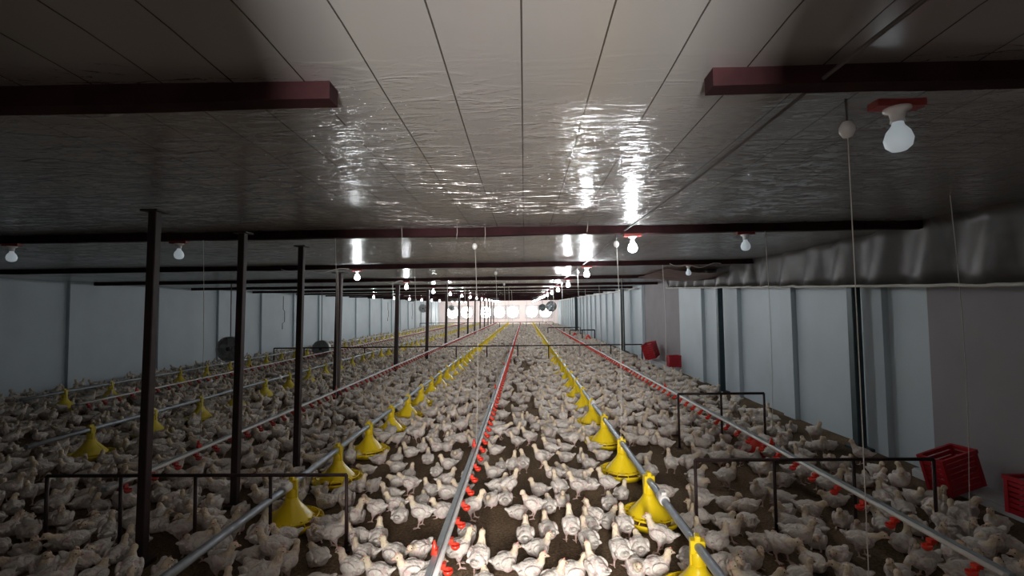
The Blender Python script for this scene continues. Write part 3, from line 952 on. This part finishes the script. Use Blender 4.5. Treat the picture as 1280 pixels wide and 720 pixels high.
for pn_ in POSES:
    me_, head = chicken_mesh(pn_, .0042, 6)
    t = obj('chicken', me_, M['plumage']); tag(t, '', 'chicken', 'broiler chickens')
    hx, hy, hz, ha = head
    R3 = Matrix.Rotation(ha, 3, 'Z')
    def hp(x, y, z): return Vector((hx, hy, hz)) + R3 @ Vector((x, y, z))
    for s in (-1, 1):
        bm = B(); ball(bm, hp(.016, s * .0185, .006), .0036, sub=1); obj('eye', bm, M['eye'], t)
    bm = B()
    tube(bm, [hp(.030, 0, -.003), hp(.040, 0, -.006), hp(.048, 0, -.012)], [.0070, .0048, .0008], 8)
    tube(bm, [hp(.030, 0, -.009), hp(.042, 0, -.012)], [.0045, .001], 6); obj('beak', bm, M['beak'], t)
    bm = B()
    for q in range(4): ball(bm, hp(.020 - q * .006, 0, .0225 - .0006 * q * q), .0045, (1, .45, 1.1), R3, sub=1)
    obj('comb', bm, M['comb'], t)
    protos[pn_] = t
    far_me[pn_] = [chicken_mesh(pn_, .0085, 2, 'chicken_far', .35)[0], chicken_mesh(pn_, .011, 1, 'chicken_far', .12)[0]]
    print(pn_, len(me_.vertices), [len(q.vertices) for q in far_me[pn_]])
plain = {}
for pn_, t in protos.items(): plain[pn_] = chicken_mesh(pn_, .0062, 4, 'chicken')[0]

# individually observed birds: pixel of the contact point, facing (0 right, 90 away, 180 left, 270 to camera), pose code
S, S2, X, K, L, L2, T = 'standing', 'standing_turned', 'stretching', 'pecking', 'sitting', 'sitting_turned', 'resting'
SEEN = [(526, 662, 180, S), (470, 655, 160, X), (500, 656, 90, T), (494, 641, 180, L), (528, 637, 90, T), (553, 649, 200, L), (446, 657, 90, L2),
 (473, 684, 100, L), (492, 705, 170, L), (524, 701, 235, T), (515, 727, 200, L), (447, 683, 180, L), (455, 705, 175, L2), (472, 729, 180, L), (440, 722, 170, L),
 (591, 653, 0, S), (574, 712, 30, S), (599, 724, 80, S), (632, 715, 20, L), (673, 698, 10, L), (657, 681, 90, L), (685, 675, 105, L), (664, 726, 5, L),
 (648, 651, 10, T), (666, 651, 170, S2), (686, 644, 90, T), (614, 635, 250, T), (632, 634, 90, T), (703, 636, 270, L), (714, 681, 95, S), (736, 700, 110, S),
 (737, 669, 110, L), (743, 657, 135, L), (762, 641, 80, T), (762, 663, 60, L2), (781, 678, 95, S), (826, 694, 155, S), (775, 713, 100, S), (799, 696, 85, T),
 (795, 722, 265, T), (821, 723, 5, L), (716, 730, 10, L), (449, 577, 90, L), (474, 583, 10, L), (464, 568, 45, L), (458, 597, 180, T), (513, 574, 170, L),
 (528, 568, 90, L), (535, 583, 100, L), (546, 567, 170, L), (558, 567, 0, L2), (546, 599, 90, T), (560, 589, 190, L), (571, 578, 260, T), (514, 552, 60, S),
 (489, 552, 125, X), (496, 593, 180, T), (496, 583, 80, L), (511, 604, 75, L), (497, 611, 180, T), (513, 622, 165, X), (538, 623, 140, L), (558, 610, 30, L),
 (466, 617, 250, T), (447, 618, 45, L), (559, 626, 180, L2), (489, 629, 180, L), (646, 566, 170, S), (661, 560, 150, S2), (619, 571, 180, L2), (613, 559, 0, T),
 (604, 584, 90, L2), (678, 588, 180, S), (688, 576, 165, S), (687, 562, 175, L), (617, 600, 180, L), (627, 593, 90, T), (641, 598, 75, S), (654, 596, 90, S2),
 (622, 617, 20, L), (637, 624, 35, S), (692, 611, 180, S), (674, 622, 170, L), (703, 599, 120, T), (706, 568, 180, L), (699, 628, 120, S), (717, 562, 45, X),
 (707, 580, 180, T), (742, 567, 150, L), (753, 578, 180, T), (728, 582, 95, L), (736, 589, 150, L2), (714, 602, 180, L), (728, 605, 5, T), (759, 622, 150, S),
 (723, 626, 170, S), (738, 615, 130, L), (777, 627, 55, L), (789, 562, 150, X), (810, 546, 120, S), (831, 570, 170, S), (805, 583, 20, T), (813, 606, 105, S),
 (831, 634, 165, X), (839, 596, 90, S), (585, 604, 80, T), (577, 622, 200, L), (584, 690, 95, K), (538, 735, 20, L), (690, 742, 30, L), (745, 738, 120, S), (605, 742, 90, T)]
birds = []
grid = {}
def cell(x, y): return (int(x // .3), int(y // .3))
def free(x, y, r):
    cx, cy = cell(x, y)
    for i in (-1, 0, 1):
        for j in (-1, 0, 1):
            for (bx, by) in grid.get((cx + i, cy + j), ()):
                if (bx - x) ** 2 + (by - y) ** 2 < r * r: return False
    return True
def add(x, y, a, pose, s):
    grid.setdefault(cell(x, y), []).append((x, y)); birds.append((x, y, a, pose, s))
for (px, py, a, pose) in SEEN:
    p = floor_at(px, py - 3)
    if not free(p.x, p.y, .085): continue
    add(p.x, p.y, math.radians(a), pose, random.uniform(.93, 1.05))
feed_grid = {}
for (x, y) in feed_spots: feed_grid.setdefault((round(x * 10), int(y)), []).append(y)
def near_feeder(x, y, r):
    for (fx, _, _, _, _) in LINES:
        if abs(x - fx) < r:
            for d in (-1, 0, 1):
                for fy in feed_grid.get((round(fx * 10), int(y) + d), ()):
                    if (x - fx) ** 2 + (y - fy) ** 2 < r * r: return True
    return False
post_xy = [(o.location.x, o.location.y) for o in bpy.data.objects if o.name.startswith('steel_post')]
def random_bird(y_lo, y_hi, tries, mind):
    for _ in range(tries):
        x = random.uniform(XL + .35, XR - .45); y = random.uniform(y_lo, y_hi)
        u = (x / y) * 600 + 655; v = 388 + 960 / y
        if u < -40 or u > 1320 or v > 790: continue
        if 438 < u < 850 and v > 556: continue                     # those were placed one by one
        # bare litter in drifting patches and strips beside the drinkers
        dn = mnoise.noise(Vector((x * .9, y * .45, 2.2)))
        if abs(x + .05) < .26 and random.random() < .72 and y < 15: continue
        if abs(x - 1.65) < .22 and random.random() < .6 and y < 12: continue
        if dn > .17 and random.random() < .85: continue
        if near_feeder(x, y, .27): continue
        if any((x - a) ** 2 + (y - b_) ** 2 < .02 for a, b_ in post_xy): continue
        if x > XR - .60 and (y < 4.9 or 12 < y < 16): continue
        if not free(x, y, mind): continue
        pose = random.choices([S, S2, X, K, L, L2, T], [16, 9, 7, 5, 26, 17, 20])[0]
        if near_feeder(x, y, .34) and pose in (X,): pose = T
        add(x, y, random.uniform(0, 2 * PI), pose, random.uniform(.93, 1.12))
random_bird(2.3, 8, 26000, .150)
random_bird(8, 16, 30000, .155)
random_bird(16, 30, 42000, .165)
random_bird(30, 54, 36000, .20)

def u_of(x, y): return 655 + 600 * x / y
def in_view(b_): return -25 < u_of(b_[0], b_[1]) < 1305
order = sorted([b_ for b_ in birds if in_view(b_)], key=lambda b_: b_[1] * b_[1] + b_[0] * b_[0] * .0)
near, rest = order[:300], order[300:] + [b_ for b_ in birds if not in_view(b_)]

ZONES = [(-99, -3.05, 'left of the steel posts'), (-3.05, -1.75, 'left of left feeder line'), (-1.75, -.46, 'between left feeder and drinker line'),
         (-.46, .91, 'between drinker line and right feeders'), (.91, 2.2, 'right of right feeder line'), (2.2, 99, 'beside the right wall')]
POSE_W = {S: 'standing tall', S2: 'standing with head turned', X: 'standing neck outstretched', K: 'bending to peck', L: 'sitting head up', L2: 'sitting head turned', T: 'crouched resting'}
DIRS = ['facing right', 'facing away', 'facing left', 'facing camera']
counts = {}; first = {k_: True for k_ in POSES}
for i, (x, y, a, pose, s) in enumerate(near):
    z_ = next(n_ for lo, hi, n_ in ZONES if lo <= x < hi)
    d_ = DIRS[int(((math.degrees(a) + 45) % 360) // 90)]
    key = (pose, d_, z_); c_ = counts.get(key, 0); counts[key] = c_ + 1
    lab = 'white chicken %s, %s, %s, %s' % (POSE_W[pose], d_, z_, ordinal(c_))
    pr = protos[pose]
    if first[pose]:
        pr.location = (x, y, 0); pr.rotation_euler = (0, 0, a); pr.scale = (s,) * 3; pr['label'] = lab; first[pose] = False
    elif i < 170:
        dup(pr, (x, y, 0), a, lab, s)
    else:
        o = bpy.data.objects.new('chicken', plain[pose]); COL.objects.link(o)
        o.location = (x, y, 0); o.rotation_euler = (0, 0, a); o.scale = (s,) * 3; tag(o, lab, 'chicken', 'broiler chickens')
for k_, fl in first.items():
    if fl:
        for ch in list(protos[k_].children): bpy.data.objects.remove(ch)
        bpy.data.objects.remove(protos[k_])

# the rest of the flock, too many to count: one mesh
data = {}
for k_, me_ in [((k2, j2), far_me[k2][j2]) for k2 in far_me for j2 in (0, 1)]:
    nv = len(me_.vertices); co = np.empty(nv * 3, 'f'); me_.vertices.foreach_get('co', co)
    me_.calc_loop_triangles(); nt_ = len(me_.loop_triangles); tri = np.empty(nt_ * 3, 'i'); me_.loop_triangles.foreach_get('vertices', tri)
    cc = np.empty(nv * 4, 'f'); me_.color_attributes['plumage'].data.foreach_get('color', cc)
    data[k_] = (co.reshape(-1, 3), tri.reshape(-1, 3), cc.reshape(-1, 4))
V, T3, CC, off = [], [], [], 0
for (x, y, a, pose, s) in rest:
    co, tri, cc = data[(pose, 0 if y < 13 else 1)]
    ca, sa = math.cos(a) * s, math.sin(a) * s
    q = np.empty_like(co); q[:, 0] = co[:, 0] * ca - co[:, 1] * sa + x; q[:, 1] = co[:, 0] * sa + co[:, 1] * ca + y; q[:, 2] = co[:, 2] * s
    f_ = random.uniform(.93, 1.12); c2 = cc.copy(); c2[:, :3] *= f_
    V.append(q); T3.append(tri + off); CC.append(c2); off += len(co)
V = np.concatenate(V); T3 = np.concatenate(T3); CC = np.concatenate(CC)
me_ = bpy.data.meshes.new('chicken_flock')
me_.vertices.add(len(V)); me_.vertices.foreach_set('co', V.astype('f').ravel())
me_.loops.add(len(T3) * 3); me_.loops.foreach_set('vertex_index', T3.astype('i').ravel())
me_.polygons.add(len(T3)); me_.polygons.foreach_set('loop_start', np.arange(0, len(T3) * 3, 3, dtype='i'))
me_.polygons.foreach_set('loop_total', np.full(len(T3), 3, dtype='i'))
me_.polygons.foreach_set('use_smooth', np.ones(len(T3), dtype=bool))
me_.update()
at_ = me_.color_attributes.new('plumage', 'FLOAT_COLOR', 'POINT'); at_.data.foreach_set('color', CC.astype('f').ravel())
me_.materials.append(M['plumage'])
o = obj('chicken_flock', me_, M['plumage'], kind='stuff')
tag(o, 'distant mass of white broiler chickens filling the hall to the fan wall', 'chickens')
print('birds', len(birds), 'rest', len(rest), 'verts', len(V), 'far limit y', near[-1][1], 'with parts to', near[169][1])
for l_ in far_me.values():
    for me_ in l_: bpy.data.meshes.remove(me_)

# ------------------------------------------------------------------ light
# added unseen light behind the camera; lights the middle, leaves the side bays dim
ld = bpy.data.lights.new('added_back_light', 'AREA'); ld.shape = 'RECTANGLE'; ld.size = .30; ld.size_y = 1.9
ld.energy = 380; ld.color = (1.0, .95, .90)
lo = bpy.data.objects.new('added_back_light', ld); COL.objects.link(lo)
lo.location = (0, -PL, 1.15 + .25); lo.rotation_euler = (PI / 2, 0, 0)     # emits along +Y
lo.rotation_euler = (math.radians(90), 0, math.radians(180) + YAW * 0)
d = Vector((0, 1, 0)); lo.rotation_euler = d.to_track_quat('-Z', 'Y').to_euler()

# added fill lights under the ceiling brighten the far wall by the fans
for sx_, sw in ((-6.0, 6.5), (.2, 5.5)):
    ld = bpy.data.lights.new('added_far_fill', 'AREA'); ld.shape = 'RECTANGLE'; ld.size = sw; ld.size_y = 1.2
    ld.energy = 200; ld.color = (1.0, .96, .93)
    lo = bpy.data.objects.new('added_far_fill', ld); COL.objects.link(lo)
    lo.location = (sx_, 52.2, ceil_h(52) - .12); lo.rotation_euler = Vector((0, .75, -.66)).to_track_quat('-Z', 'Y').to_euler()
w = bpy.data.worlds.new('world'); scene.world = w; w.use_nodes = True
w.node_tree.nodes['Background'].inputs[0].default_value = (.55, .6, .65, 1)
w.node_tree.nodes['Background'].inputs[1].default_value = .02

scene.view_settings.view_transform = 'Standard'; scene.view_settings.look = 'None'
scene.view_settings.exposure = 0.0; scene.view_settings.gamma = 1.0; scene.view_settings.use_curve_mapping = False
scene.cycles.use_denoising = True
try: scene.cycles.denoiser = 'OPENIMAGEDENOISE'
except Exception: pass
scene.cycles.max_bounces = 7; scene.cycles.diffuse_bounces = 4; scene.cycles.glossy_bounces = 3
scene.cycles.sample_clamp_indirect = 4.0
